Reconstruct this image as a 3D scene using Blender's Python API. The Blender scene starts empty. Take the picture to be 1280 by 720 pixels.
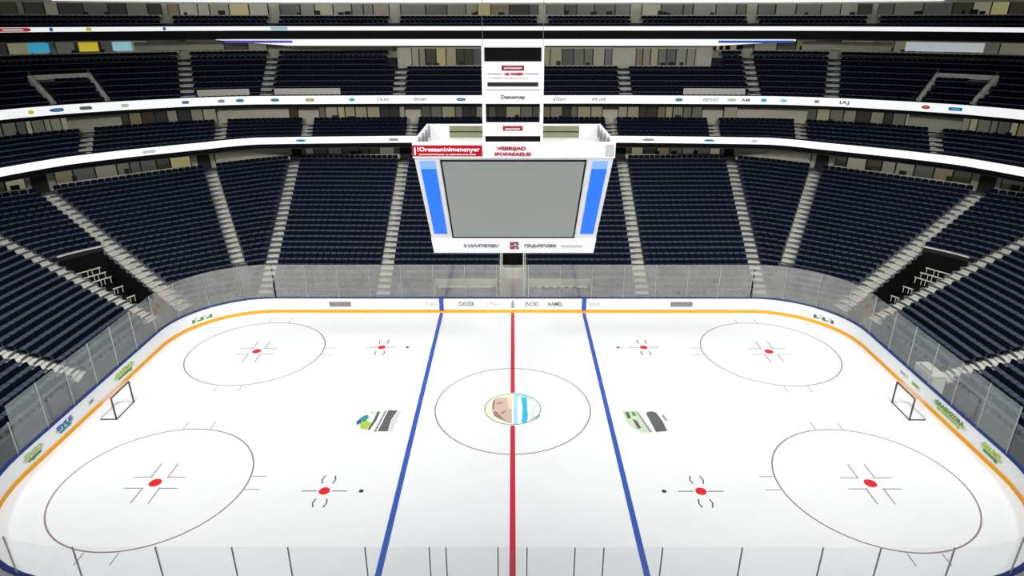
import bpy, math, random
from mathutils import Vector, Matrix
random.seed(7)
scene = bpy.context.scene
COL = scene.collection
PI = math.pi

# ------------------------------------------------------------------ helpers
def lin(r, g, b):
    f = lambda c: (c/255/12.92) if c/255 <= .04045 else ((c/255+.055)/1.055)**2.4
    return (f(r), f(g), f(b), 1.0)

class MB:
    """Collects faces; build() links them as one mesh object."""
    def __init__(s): s.v = []; s.f = []; s.m = []
    def add(s, vs, fs, mi=0):
        b = len(s.v); s.v.extend(tuple(v) for v in vs)
        s.f.extend(tuple(b+i for i in f) for f in fs); s.m.extend([mi]*len(fs))
    def hexa(s, p, mi=0):      # 8 points: bottom ring 0-3, top ring 4-7
        s.add(p, [(3,2,1,0),(4,5,6,7),(0,1,5,4),(1,2,6,5),(2,3,7,6),(3,0,4,7)], mi)
    def box(s, x0,x1,y0,y1,z0,z1, mi=0):
        s.hexa([(x0,y0,z0),(x1,y0,z0),(x1,y1,z0),(x0,y1,z0),(x0,y0,z1),(x1,y0,z1),(x1,y1,z1),(x0,y1,z1)], mi)
    def quad(s, a,b,c,d, mi=0): s.add([a,b,c,d],[(0,1,2,3)],mi)
    def poly(s, pts, z=0, mi=0): s.add([(p[0],p[1],z) for p in pts],[tuple(range(len(pts)))],mi)
    def slab(s, pts, z0, z1, mi=0):
        n=len(pts); vs=[(p[0],p[1],z0) for p in pts]+[(p[0],p[1],z1) for p in pts]
        s.add(vs,[tuple(range(n-1,-1,-1)),tuple(range(n,2*n))]+[(i,(i+1)%n,n+(i+1)%n,n+i) for i in range(n)],mi)
    def tube(s, a, b, r, n=8, mi=0):
        a=Vector(a); b=Vector(b); d=(b-a).normalized()
        u=d.cross(Vector((0,0,1)))
        if u.length<1e-3: u=Vector((1,0,0))
        u.normalize(); w=d.cross(u)
        ring=[u*math.cos(2*PI*i/n)*r+w*math.sin(2*PI*i/n)*r for i in range(n)]
        s.add([a+q for q in ring]+[b+q for q in ring],
              [(i,(i+1)%n,n+(i+1)%n,n+i) for i in range(n)]+[tuple(range(n-1,-1,-1)),tuple(range(n,2*n))],mi)
    def path(s, pts, r, n=8, mi=0):
        for a,b in zip(pts,pts[1:]): s.tube(a,b,r,n,mi)
    def bar(s, a, b, wx, wz, mi=0):   # rectangular bar from a to b
        a=Vector(a); b=Vector(b); d=(b-a).normalized()
        u=d.cross(Vector((0,0,1)))
        if u.length<1e-3: u=Vector((1,0,0))
        u.normalize(); w=u.cross(d); u=u*wx/2; w=w*wz/2
        s.hexa([a-u-w,a+u-w,a+u+w,a-u+w,b-u-w,b+u-w,b+u+w,b-u+w],mi)
    def build(s, name, mats, parent=None, smooth=False):
        me=bpy.data.meshes.new(name); me.from_pydata(s.v,[],s.f)
        for m in (mats if isinstance(mats,(list,tuple)) else [mats]): me.materials.append(m)
        if any(s.m): me.polygons.foreach_set('material_index', s.m)
        if smooth: me.polygons.foreach_set('use_smooth',[True]*len(s.f))
        me.update()
        o=bpy.data.objects.new(name,me); COL.objects.link(o)
        if parent is not None: o.parent=parent
        return o

def tag(o, label=None, cat=None, group=None, kind=None):
    if label: o['label']=label
    if cat: o['category']=cat
    if group: o['group']=group
    if kind: o['kind']=kind
    return o
def struct(o): o['kind']='structure'; return o
def empty(name, loc=(0,0,0), rz=0):
    o=bpy.data.objects.new(name,None); COL.objects.link(o); o.location=loc; o.rotation_euler=(0,0,rz); return o

ONES=['','first','second','third','fourth','fifth','sixth','seventh','eighth','ninth','tenth','eleventh','twelfth','thirteenth','fourteenth','fifteenth','sixteenth','seventeenth','eighteenth','nineteenth']
TENS={2:('twenty','twentieth'),3:('thirty','thirtieth'),4:('forty','fortieth'),5:('fifty','fiftieth')}
def nth(n):
    if n<20: return ONES[n]
    t,o=divmod(n,10)
    return TENS[t][1] if o==0 else TENS[t][0]+'-'+ONES[o]

# ------------------------------------------------------------------ materials
def mat(name, col, rough=.6, spec=.4, metal=0, noise=0, nscale=3.0, emit=None, es=0):
    m=bpy.data.materials.new(name); m.use_nodes=True
    nt=m.node_tree; b=nt.nodes['Principled BSDF']
    b.inputs['Base Color'].default_value=col; b.inputs['Roughness'].default_value=rough
    b.inputs['Specular IOR Level'].default_value=spec; b.inputs['Metallic'].default_value=metal
    if noise:
        tc=nt.nodes.new('ShaderNodeTexCoord'); n=nt.nodes.new('ShaderNodeTexNoise'); n.inputs['Scale'].default_value=nscale
        n.inputs['Detail'].default_value=6
        r=nt.nodes.new('ShaderNodeValToRGB')
        r.color_ramp.elements[0].position=.3; r.color_ramp.elements[1].position=.7
        r.color_ramp.elements[0].color=tuple(c*(1-noise) for c in col[:3])+(1,)
        r.color_ramp.elements[1].color=tuple(min(1,c*(1+noise)) for c in col[:3])+(1,)
        nt.links.new(tc.outputs['Object'],n.inputs['Vector']); nt.links.new(n.outputs['Fac'],r.inputs['Fac']); nt.links.new(r.outputs['Color'],b.inputs['Base Color'])
    if emit:
        b.inputs['Emission Color'].default_value=emit; b.inputs['Emission Strength'].default_value=es
    return m
def glassmat(name, tint, gloss, haze, hazecol=(.9,.92,.92,1)):
    m=bpy.data.materials.new(name); m.use_nodes=True; nt=m.node_tree
    nt.nodes.remove(nt.nodes['Principled BSDF']); out=nt.nodes['Material Output']
    t=nt.nodes.new('ShaderNodeBsdfTransparent'); t.inputs[0].default_value=tint
    g=nt.nodes.new('ShaderNodeBsdfGlossy'); g.inputs['Roughness'].default_value=.08
    d=nt.nodes.new('ShaderNodeBsdfDiffuse'); d.inputs[0].default_value=hazecol
    tc=nt.nodes.new('ShaderNodeTexCoord'); n=nt.nodes.new('ShaderNodeTexNoise'); n.inputs['Scale'].default_value=1.3; n.inputs['Detail'].default_value=5
    mr=nt.nodes.new('ShaderNodeMapRange'); mr.inputs['From Min'].default_value=.3; mr.inputs['From Max'].default_value=.7
    mr.inputs['To Min'].default_value=haze*.7; mr.inputs['To Max'].default_value=haze*1.3
    m1=nt.nodes.new('ShaderNodeMixShader'); m1.inputs[0].default_value=gloss
    m2=nt.nodes.new('ShaderNodeMixShader')
    L=nt.links.new
    L(tc.outputs['Object'],n.inputs['Vector']); L(n.outputs['Fac'],mr.inputs['Value']); L(mr.outputs[0],m2.inputs[0])
    L(t.outputs[0],m1.inputs[1]); L(g.outputs[0],m1.inputs[2]); L(m1.outputs[0],m2.inputs[1]); L(d.outputs[0],m2.inputs[2]); L(m2.outputs[0],out.inputs[0])
    return m

M={}
M['ice']=mat('ice_sheet',(.86,.875,.89,1),.38,.3,noise=.012,nscale=.35)
M['white_board']=mat('white_board_plastic',(.84,.87,.89,1),.4,.4)
M['yellow']=mat('yellow_kickplate',lin(240,166,26),.5,.3)
M['blue_rail']=mat('blue_cap_rail',lin(20,44,112),.4,.4)
M['blue_line']=mat('blue_ice_paint',lin(56,90,178),.45,.3)
M['red_line']=mat('red_ice_paint',lin(196,44,64),.45,.3)
M['thin_line']=mat('thin_red_ice_line',lin(152,130,138),.5,.3)
M['dark_line']=mat('dark_ice_mark',lin(92,84,92),.5,.3)
M['spot']=mat('red_spot_paint',lin(222,36,48),.45,.3)
M['dot']=mat('dark_dot_paint',lin(60,60,80),.5,.3)
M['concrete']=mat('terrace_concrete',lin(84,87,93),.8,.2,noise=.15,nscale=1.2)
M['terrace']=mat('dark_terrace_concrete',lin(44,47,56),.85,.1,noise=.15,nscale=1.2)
M['stair']=mat('stair_concrete',lin(190,190,181),.8,.2,noise=.14,nscale=2.5)
M['floor']=mat('arena_floor',lin(150,150,146),.7,.3,noise=.1,nscale=.8)
M['beige_wall']=mat('beige_wall',lin(176,174,158),.8,.2,noise=.06,nscale=1.5)
M['rail_beige']=mat('pale_parapet',lin(200,196,188),.6,.3,noise=.05)
M['dark']=mat('dark_panel',lin(26,27,30),.6,.3)
M['black']=mat('flat_black',lin(14,13,13),.9,.1,noise=.2)  # plain black for tunnel walls, risers and mast panels
M['fascia']=mat('navy_fascia',lin(9,9,15),.6,.1)
M['seat']=mat('navy_seat_plastic',lin(9,13,28),.75,.04,noise=.12,nscale=5)
M['seatpan']=mat('toplit_seat_pan',lin(64,71,86),.55,.25,noise=.12,nscale=5)  # paler than the backs: light caught on the pans put into their colour
M['steel']=mat('grey_steel',lin(120,122,124),.4,.5,.6)
M['goalpipe']=mat('dark_goal_pipe',lin(84,62,68),.4,.5)
M['net']=mat('white_net_cord',lin(225,220,222),.8,.2)
M['pane_post']=mat('pane_post_aluminium',lin(176,180,180),.35,.5,.3)
M['glass']=glassmat('rink_glass',(.9,.93,.93,1),.07,.05)
M['hazyglass']=glassmat('hazy_rink_glass',(.86,.87,.85,1),.10,.08,(.9,.9,.86,1))  # mixed-in haze stands for ice reflection as well as scratches
M['clearglass']=glassmat('clean_rink_glass',(.982,.99,.992,1),.02,.02)
M['white']=mat('white_housing',(.82,.83,.85,1),.4,.4)
M['screen']=mat('blank_grey_screen',lin(60,62,62),.3,.5,emit=lin(158,163,158),es=.75)
M['blue_panel']=mat('blue_lit_panel',lin(20,60,160),.4,.3,emit=lin(45,125,255),es=.85)
M['lightblue_panel']=mat('light_blue_lit_panel',lin(60,90,160),.4,.3,emit=lin(140,190,255),es=.85)
M['red_panel']=mat('red_lit_banner',lin(120,8,24),.5,.2,emit=lin(205,18,46),es=.5)
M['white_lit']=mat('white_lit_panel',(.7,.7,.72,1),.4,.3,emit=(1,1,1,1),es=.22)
M['led']=mat('white_led_face',(.5,.5,.5,1),.4,.3,emit=(.97,1,1,1),es=.75)
M['ink_white']=mat('white_lettering',(.9,.9,.9,1),.5,.3,emit=(1,1,1,1),es=.5)
M['ink_red']=mat('red_lettering',lin(176,20,52),.5,.3)
M['ink_maroon']=mat('maroon_sign',lin(130,26,50),.5,.3)
M['ink_grey']=mat('grey_lettering',lin(105,105,112),.5,.3)
M['ink_pale']=mat('pale_grey_lettering',lin(188,190,192),.5,.3)
M['ink_dark']=mat('dark_lettering',lin(38,34,40),.5,.3)
M['olive']=mat('olive_panel',lin(120,122,96),.7,.2)
M['door_dark']=mat('doorway_shade',lin(40,40,40),.8,.2)
for n,c in dict(green=(96,140,72),lime=(170,196,70),teal=(60,140,140),blue=(40,90,190),cyan=(60,180,215),ltcyan=(165,215,230),
                cream=(244,236,206),tan=(204,178,164),peach=(238,208,176),brown=(150,124,116),greydark=(96,98,100),grey=(150,150,154),
                palegrey=(205,210,212),red=(196,32,40),yellow2=(225,205,60),purple=(95,85,200),palegreen=(196,216,186),white2=(240,244,246),sage=(138,162,150)).items():
    M['p_'+n]=mat('paint_'+n,lin(*c),.5,.3)
    M['e_'+n]=mat('led_'+n,lin(*[v*.6 for v in c]),.5,.3,emit=lin(*c),es=.6)
PANES=[]
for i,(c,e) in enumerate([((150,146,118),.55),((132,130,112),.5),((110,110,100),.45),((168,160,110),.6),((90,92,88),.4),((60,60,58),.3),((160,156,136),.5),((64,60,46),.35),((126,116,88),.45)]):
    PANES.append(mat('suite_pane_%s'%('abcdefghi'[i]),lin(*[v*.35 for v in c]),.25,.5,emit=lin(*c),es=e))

# ------------------------------------------------------------------ text
def text_mesh(body, name, material, mtx, size, parent, width=None, ext=.006, bold=0):
    cu=bpy.data.curves.new(name,'FONT'); cu.body=body; cu.size=size; cu.align_x='CENTER'; cu.align_y='CENTER'; cu.extrude=ext; cu.offset=bold; cu.resolution_u=2
    t=bpy.data.objects.new(name+'_tmp',cu); COL.objects.link(t)
    bpy.context.view_layer.update()
    dg=bpy.context.evaluated_depsgraph_get(); me=bpy.data.meshes.new_from_object(t.evaluated_get(dg))
    bpy.data.objects.remove(t)
    w=max(v.co.x for v in me.vertices)-min(v.co.x for v in me.vertices)
    s=(width/w) if width else 1
    me.transform(mtx@Matrix.Diagonal((s,1,1,1)))
    me.materials.clear(); me.materials.append(material)
    o=bpy.data.objects.new(name,me); COL.objects.link(o); o.parent=parent
    return o
def frame(o, x, y):   # matrix with local x, y axes at origin o
    x=Vector(x).normalized(); y=Vector(y); y=(y-x*y.dot(x)).normalized(); z=x.cross(y)
    return Matrix(((x.x,y.x,z.x,o[0]),(x.y,y.y,z.y,o[1]),(x.z,y.z,z.z,o[2]),(0,0,0,1)))

# ------------------------------------------------------------------ camera
F=815.6; TH=.391057; CH=21.189; CY=-33.022
cam=bpy.data.cameras.new('camera'); co=bpy.data.objects.new('camera',cam); COL.objects.link(co)
co.location=(0,CY,CH); co.rotation_euler=(PI/2-TH,0,math.atan(1/F))
cam.sensor_width=36; cam.lens=36*F/1280; cam.clip_end=400
scene.camera=co
def proj(p):
    y=p[1]-CY; h=p[2]-CH
    z=y*math.cos(TH)-h*math.sin(TH); up=y*math.sin(TH)+h*math.cos(TH)
    if z<1: return (-9e9,-9e9,z)
    return (641+F*p[0]/z,360-F*up/z,z)

# ------------------------------------------------------------------ ice
XB=24.4; YF=13.3; YN=-14.25; RF=6.0; RN=8.0
def rink(off=0, n=14):
    """closed outline, counter-clockwise, starting on the near side in the middle"""
    pts=[]
    def arc(cx,cy,r,a0):
        for i in range(n+1):
            a=a0+PI/2*i/n; pts.append((cx+(r+off)*math.cos(a),cy+(r+off)*math.sin(a)))
    arc(XB-RN,YN+RN,RN,-PI/2); arc(XB-RF,YF-RF,RF,0); arc(-XB+RF,YF-RF,RF,PI/2); arc(-XB+RN,YN+RN,RN,PI)
    return pts
b=MB(); b.slab(rink(0.02),-.06,0); ice=struct(b.build('floor_ice',M['ice'])); ice['label']='white ice sheet with painted lines'
def mark(name, mb, m, label=None):
    o=mb.build(name,m,ice)
    if label: o['label']=label
    return o
Z1=.004
def ring(mb,cx,cy,r,w,n=96,a0=0,a1=2*PI,z=Z1):
    for i in range(n):
        p=a0+(a1-a0)*i/n; q=a0+(a1-a0)*(i+1)/n
        mb.quad((cx+(r-w)*math.cos(p),cy+(r-w)*math.sin(p),z),(cx+r*math.cos(p),cy+r*math.sin(p),z),(cx+r*math.cos(q),cy+r*math.sin(q),z),(cx+(r-w)*math.cos(q),cy+(r-w)*math.sin(q),z))
def disc(mb,cx,cy,r,n=32,z=Z1,sx=1): mb.add([(cx+r*sx*math.cos(2*PI*i/n),cy+r*math.sin(2*PI*i/n),z) for i in range(n)],[tuple(range(n))])
def rect(mb,x0,x1,y0,y1,z=Z1): mb.quad((x0,y0,z),(x1,y0,z),(x1,y1,z),(x0,y1,z))
m=MB(); rect(m,-.13,.13,YN+.05,-1.98,Z1+.002); rect(m,-.13,.13,1.5,YF-.05,Z1+.002); mark('center_line',m,M['red_line'],'red centre line')
for s in (-1,1):
    m=MB(); rect(m,s*5.54-.135,s*5.54+.135,YN+.05,YF-.05,Z1+.001); mark('blue_line',m,M['blue_line'],'%s blue line across the ice'%('left' if s<0 else 'right'))
m=MB(); ring(m,0,-.05,4.6,.078); mark('center_circle',m,M['thin_line'])
for sx in (-1,1):
    for sy in (-1,1):
        cx,cy=sx*17.66,sy*6.9
        m=MB(); ring(m,cx,cy,4.6,.078)
        for d in (-1,1):
            for e in (-1,1):
                x0=cx+d*4.58
                if d==-sx: rect(m,min(x0,x0+d*.75),max(x0,x0+d*.75),cy+e*.5-.025,cy+e*.5+.025)
                y0=cy+d*4.58; rect(m,cx+e*.75-.025,cx+e*.75+.025,min(y0,y0+d*.7),max(y0,y0+d*.7))
                rect(m,min(cx+d*.35,cx+d*1.3),max(cx+d*.35,cx+d*1.3),cy+e*.42-.03,cy+e*.42+.03)
                rect(m,cx+e*.42-.03,cx+e*.42+.03,min(cy+d*.45,cy+d*1.5),max(cy+d*.45,cy+d*1.5))
        mark('faceoff_circle',m,M['thin_line'])
        m=MB(); disc(m,cx,cy,.3); mark('faceoff_spot',m,M['spot'])
        cx,cy=sx*9.14,sy*7.5
        m=MB(); rect(m,cx-1.1,cx-.35,cy-.03,cy+.03); rect(m,cx+.35,cx+1.1,cy-.03,cy+.03)
        for d in (-1,1):
            for e in (-1,1):
                a=(cx+e*.26,cy+d*.55); bb=(cx+e*.26+.07*e,cy+d*.85); cc=(cx+e*.26-.02*e,cy+d*1.15)
                for p,q in ((a,bb),(bb,cc)):
                    m.quad((p[0]-.035,p[1],Z1),(p[0]+.035,p[1],Z1),(q[0]+.035,q[1],Z1),(q[0]-.035,q[1],Z1))
        mark('neutral_spot_lines',m,M['dark_line'])
        m=MB(); disc(m,cx,cy,.27); mark('neutral_spot',m,M['spot'])
        m=MB(); disc(m,sx*7.35,sy*7.5,.12); mark('ice_dot',m,M['dot'])
# centre emblem: cream half with a brown patch, pale blue striped half
def wobble(pts): return pts
m=MB(); disc(m,0,-.25,1.68,64,Z1+.003,1.0); c=mark('center_emblem',m,M['p_white2'],'round painted emblem at centre ice')
def sub(name,pts,mm,z,par): 
    q=MB(); q.poly(pts,z); return q.build(name,mm,par)
def halfdisc(cx,cy,r,a0,a1,n=24,sx=1): return [(cx+sx*r*math.cos(a0+(a1-a0)*i/n),cy+r*math.sin(a0+(a1-a0)*i/n)) for i in range(n+1)]
z=Z1+.005
sub('emblem_field',halfdisc(0,-.25,1.6,PI/2,3*PI/2),M['p_cream'],z,c)
sub('emblem_patch',[(-1.15,.75),(-.9,.95),(-.05,.95),(-.05,-1.75),(-.35,-1.7),(-.75,-1.35),(-1.05,-1.05),(-1.2,-.6),(-1.22,.2)],M['p_tan'],z+.002,c)
sub('emblem_patch',[(-.35,.9),(-.06,.95),(-.06,-.3),(-.25,-.2)],M['p_peach'],z+.004,c)
for pts in ([(-1.15,-.6),(-.95,-.55),(-.6,-1.2),(-.35,-1.5),(-.75,-1.33),(-1.05,-1.05)],[(-.95,.35),(-.6,.45),(-.55,.38),(-.9,.2)],[(-.7,-.75),(-.45,-.45),(-.38,-.5),(-.6,-.85)],[(-1.18,.6),(-1.05,.7),(-1.1,-.3),(-1.2,-.4)]):
    sub('emblem_stroke',pts,M['p_brown'],z+.006,c)
sub('emblem_stripe',[(.05,1.42),(.3,1.38),(.28,-1.85),(.05,-1.85)],M['p_ltcyan'],z,c)
sub('emblem_stripe',[(.5,.95),(.85,1.0),(.88,-1.1),(.8,-1.75),(.5,-1.7),(.58,-.3)],M['p_cyan'],z+.002,c)
sub('emblem_stripe',[(.05,1.42),(.9,1.15),(1.25,.85),(.85,.95),(.35,1.05)],M['p_ltcyan'],z+.001,c)
for pts in ([(.9,.75),(1.3,1.05),(1.36,1.0),(.95,.6)],[(1.0,-.95),(1.5,.55),(1.56,.5),(1.08,-1.05)],[(.92,-1.6),(1.15,-.95),(1.5,-1.0),(1.2,-1.5)]):
    sub('emblem_stripe',pts,M['p_palegrey'],z+.003,c)
sub('emblem_stroke',[(1.25,-1.25),(1.55,-.9),(1.58,-1.0),(1.35,-1.35)],M['p_greydark'],z+.005,c)
m=MB(); ring(m,0,-.25,1.68,.07,64,z=z+.007); m.build('emblem_ring',M['p_sage'],c)
# side adverts painted on the ice
m=MB(); disc(m,-8.15,-1.5,1.12,40,Z1+.002,.72); c=mark('ice_advert',m,M['p_white2'],'green and grey advert painted left of centre')
sub('advert_patch',[(-8.85,-1.45),(-8.6,-1.0),(-8.4,-.9),(-8.25,-1.2),(-8.4,-1.6),(-8.75,-1.75)],M['p_teal'],Z1+.004,c)
sub('advert_patch',[(-8.7,-1.7),(-8.3,-1.5),(-8.0,-1.75),(-8.15,-2.4),(-8.5,-2.3)],M['p_lime'],Z1+.005,c)
sub('advert_patch',[(-8.9,-1.6),(-8.7,-1.4),(-8.6,-1.75),(-8.8,-1.95)],M['p_blue'],Z1+.006,c)
sub('advert_patch',[(-8.35,-.6),(-8.0,-.5),(-7.9,-.8),(-8.2,-.9)],M['p_palegreen'],Z1+.004,c)
sub('advert_stroke',[(-7.9,-.6),(-7.72,-.55),(-7.78,-1.5),(-7.98,-2.45),(-8.1,-2.4),(-7.95,-1.4)],M['p_greydark'],Z1+.006,c)
sub('advert_stroke',[(-7.48,-.45),(-7.36,-.42),(-7.58,-2.6),(-7.72,-2.6)],M['p_grey'],Z1+.004,c)
sub('advert_block',[(-7.28,-.42),(-6.72,-.45),(-6.95,-1.4),(-6.95,-2.55),(-7.5,-2.55)],M['p_greydark'],Z1+.004,c)
sub('advert_block',[(-6.68,-.55),(-6.5,-.5),(-6.7,-2.5),(-6.9,-2.6),(-6.9,-1.4)],M['p_palegrey'],Z1+.003,c)
m=MB(); m.poly([(6.4,-.4),(7.3,-.5),(7.75,-2.6),(7.2,-2.7),(6.5,-1.9)],Z1+.002); c=mark('ice_advert',m,M['p_palegreen'],'pale green and grey advert painted right of centre')
sub('advert_patch',[(6.55,-.6),(6.75,-.6),(6.8,-1.2),(6.6,-1.3)],M['p_greydark'],Z1+.004,c)
sub('advert_patch',[(6.9,-.6),(7.1,-.6),(7.15,-1.0),(6.95,-1.0)],M['p_green'],Z1+.004,c)
sub('advert_patch',[(6.85,-1.3),(7.1,-1.5),(7.2,-2.2),(7.0,-2.3)],M['p_greydark'],Z1+.004,c)
sub('advert_stroke',[(7.2,-.55),(7.32,-.6),(7.75,-2.6),(7.6,-2.65)],M['p_grey'],Z1+.005,c)
sub('advert_block',[(7.75,-.75),(7.85,-.6),(8.1,-.52),(8.35,-.65),(8.55,-1.6),(8.6,-2.5),(7.95,-2.6)],M['p_greydark'],Z1+.004,c)
sub('advert_stroke',[(8.6,-.9),(8.75,-.9),(8.85,-1.5),(8.7,-1.5)],M['p_grey'],Z1+.004,c)
sub('advert_stroke',[(7.9,-.2),(8.15,0),(8.35,-.2),(8.15,-.08)],M['p_palegrey'],Z1+.004,c)

# ------------------------------------------------------------------ rink boards
BH=1.22; PANEH=3.95; NEARH=3.1
def ringwall(name,o0,o1,z0,z1,mm,parent):
    a=rink(o0); c=rink(o1); n=len(a); m=MB()
    for i in range(n):
        j=(i+1)%n
        m.hexa([(*a[i],z0),(*a[j],z0),(*c[j],z0),(*c[i],z0),(*a[i],z1),(*a[j],z1),(*c[j],z1),(*c[i],z1)])
    return m.build(name,mm,parent)
boards=ringwall('dasher_boards',.03,.13,0,BH,M['white_board'],None)
tag(boards,'white dasher boards with yellow kickplate running round the whole ice','rink boards')
ringwall('kickplate',0.0,.03,.0,.25,M['yellow'],boards)['label']='yellow kickplate'
ringwall('cap_rail',-.02,.2,BH,BH+.06,M['blue_rail'],boards)['label']='blue cap rail'
for s in (-1,1):
    m=MB(); m.box(s*5.54-.17,s*5.54+.17,YF+.0,YF+.03,.2,BH); m.build('blue_stripe',M['blue_line'],boards)['label']='blue stripe on the board'
def board_xy(side, t):
    """point and along-vector (to the viewer's right) on the ice face of the boards"""
    if side=='far': return Vector((t,YF+.03,0)),Vector((1,0,0))
    if side=='left': return Vector((-XB-.03,t,0)),Vector((0,1,0))
    if side=='right': return Vector((XB+.03,t,0)),Vector((0,-1,0))
def advert(side,t,w,h,zc,shapes,label=None):
    """shapes: list of (u0,u1,v0,v1,skew,material) in unit coordinates"""
    p,ax=board_xy(side,t); nrm=Vector((0,0,1)).cross(ax)*-1
    inward={'far':Vector((0,-1,0)),'left':Vector((1,0,0)),'right':Vector((-1,0,0))}[side]
    root=None
    for k,(u0,u1,v0,v1,sk,mm) in enumerate(shapes):
        m=MB(); q=[]
        for dn in (0,.012+.002*k):
            for u,v in ((u0,v0),(u1,v0),(u1,v1),(u0,v1)):
                q.append(p+ax*((u+sk*(v-.5)-.5)*w)+inward*(dn+.001)+Vector((0,0,zc+(v-.5)*h)))
        m.hexa(q); o=m.build('board_advert' if root is None else 'advert_shape',mm,boards if root is None else root)
        if root is None: root=o
        if root is o and label: o['label']=label
    return root
P=M
def greenad(side,t,w,a,bb,cc,label,body='GAZMO'):
    p,ax=board_xy(side,t); inward={'left':Vector((1,0,0)),'right':Vector((-1,0,0))}[side]
    o=p+inward*.014
    bg=MB(); n=20; f=[o-inward*.006+ax*(w*.52*math.cos(2*PI*i/n))+Vector((0,0,.72+.27*math.sin(2*PI*i/n)*(1+.25*math.cos(4*PI*i/n)))) for i in range(n)]; g=[q-inward*.012 for q in f]
    bg.add(f+g,[tuple(range(n)),tuple(range(2*n-1,n-1,-1))]+[(i,(i+1)%n,n+(i+1)%n,n+i) for i in range(n)])
    root=bg.build('board_advert',P[a],boards); root['label']=label
    text_mesh(body,'advert_lettering',P[bb],frame((o.x,o.y,.80),ax,(0,0,1)),.36,root,w*.86,.004,.02)
    text_mesh(body[::-1].lower(),'advert_lettering',P[cc],frame((o.x,o.y,.56),ax,(0,0,1)),.26,root,w*.7,.004,.02)
greenad('left',-5.5,1.5,'p_palegrey','p_lime','p_green','yellow-green board advert nearest on the left','ZAGO')
greenad('left',-3.0,1.5,'p_palegreen','p_blue','p_teal','blue and green board advert left of the left goal','BVLE')
greenad('left',2.9,2.3,'p_palegreen','p_lime','p_green','green board advert behind the left goal')
greenad('right',-5.4,1.6,'p_palegreen','p_lime','p_green','green board advert nearest on the right','GAUMZ')
greenad('right',-1.9,3.0,'p_palegreen','p_green','p_lime','long green board advert behind the right goal','GRAENZORA')
advert('right',2.6,.9,.25,.7,[(0,1,0,1,0,P['p_palegrey']),(.1,.6,.3,.7,0,P['p_grey'])],'small grey board advert on the right')
advert('right',1.3,.9,.28,.65,[(0,1,0,1,0,P['p_palegreen']),(.1,.8,.3,.7,0,P['p_green'])],'small green board advert on the right')
advert('left',-.6,.5,.3,.7,[(0,1,0,1,0,P['p_palegrey']),(.2,.8,.3,.7,.3,P['p_green'])],'small pale board advert beside the left goal')
for sx in (-1,1):   # on the curved corners
    a=math.radians(38); cx,cy=sx*(XB-RF),YF-RF
    pts=[]
    ad=MB()
    for i in range(7):
        t0=a-.13+.26*i/7; t1=a-.13+.26*(i+1)/7; v0=.42; v1=.42+.45*(.6+.4*math.sin(i*2.1))
        R0=RF+.018; 
        q=[(cx+sx*R*math.cos(t),cy+R*math.sin(t),zz) for zz in (v0,v1) for R,t in ((R0,t0),(R0,t1),(R0+.02,t1),(R0+.02,t0))]
        ad.hexa(q,i%3)
    ad.build('board_advert',[M['p_green'],M['p_palegreen'],M['p_teal']] if sx<0 else [M['p_greydark'],M['p_palegrey'],M['p_green']],boards)['label']='green advert on the left corner board' if sx<0 else 'grey-green advert on the right corner board'
INX=Vector((1,0,0))
for x,w,body,mm in ((-13.4,1.6,'BAUERER','ink_grey'),(-6.35,.9,'T oro','ink_pale'),(-3.6,1.25,'OXXER','ink_grey'),(-1.5,1.25,'Z/Penn','ink_pale'),(1.5,1.1,'JNOID','ink_grey'),(3.3,1.2,'AAMEL','ink_grey'),(6.35,.9,'Sm.A','ink_pale'),(13.1,1.7,'RUNNONIR','ink_grey')):
    t=text_mesh(body,'board_lettering',M[mm],frame((x,YF+.022,.72),(1,0,0),(0,0,1)),.5,boards,w,.006,.01)
for x in (-13.4,13.1):
    m=MB(); m.box(x-.85,x+.85,YF+.018,YF+.03,.5,.92); m.build('board_advert',M['p_grey'],boards)['label']='grey board advert %s of the far side'%('left' if x<0 else 'right')
m=MB(); m.slab([(-.12,YF+.015),(.12,YF+.015),(.12,YF+.03),(-.12,YF+.03)],.4,.8); m.add([(-.12,YF+.015,.8),(.12,YF+.015,.8),(0,YF+.015,1.12),(-.12,YF+.03,.8),(.12,YF+.03,.8),(0,YF+.03,1.12)],[(0,1,2),(3,5,4),(0,2,5,3),(1,4,5,2)]); m.build('board_advert',M['p_grey'],boards)

# ------------------------------------------------------------------ glass panes
PO=.09
def pane(pts, z1, label, group, gm='glass'):
    """pts: plan points along the pane, first has the post"""
    m=MB(); n=len(pts); z0=BH+.06
    nr=[]
    for i in range(n):
        a=Vector(pts[max(0,i-1)]); c=Vector(pts[min(n-1,i+1)]); d=(c-a).normalized(); nr.append(Vector((d.y,-d.x))*.007)
    q=[Vector(p) for p in pts]
    for i in range(n-1):
        a,c=q[i],q[i+1]; na,nc=nr[i],nr[i+1]
        m.hexa([(*(a-na),z0),(*(c-nc),z0),(*(c+nc),z0),(*(a+na),z0),(*(a-na),z1),(*(c-nc),z1),(*(c+nc),z1),(*(a+na),z1)])
    o=m.build('glass_pane',M[gm]); tag(o,label,'glass pane',group)
    p=MB(); d=(q[1]-q[0]).normalized(); u=Vector((d.y,-d.x))
    # post just beyond the end of the pane
    a=q[0]-d*.015
    w=.035 if z1<3.5 else .022
    p.hexa([(*(a-d*w+u*.03*s-d*0),z) if False else (*(a+dx*d+dy*u),z) for z in (z0,z1) for dx,dy in ((-w,-.025),(.012,-.025),(.012,.025),(-w,.025))] if True else [])
    p.build('pane_post',M['pane_post'],o)
    return o
def arcpts(cx,cy,r,a0,a1,n=5): return [(cx+r*math.cos(a0+(a1-a0)*i/n),cy+r*math.sin(a0+(a1-a0)*i/n)) for i in range(n+1)]
def shrink(a,c,g=.03):
    a=Vector(a); c=Vector(c); d=(c-a).normalized()*g; return [tuple(a+d),tuple(c-d)]
G=.03
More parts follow.
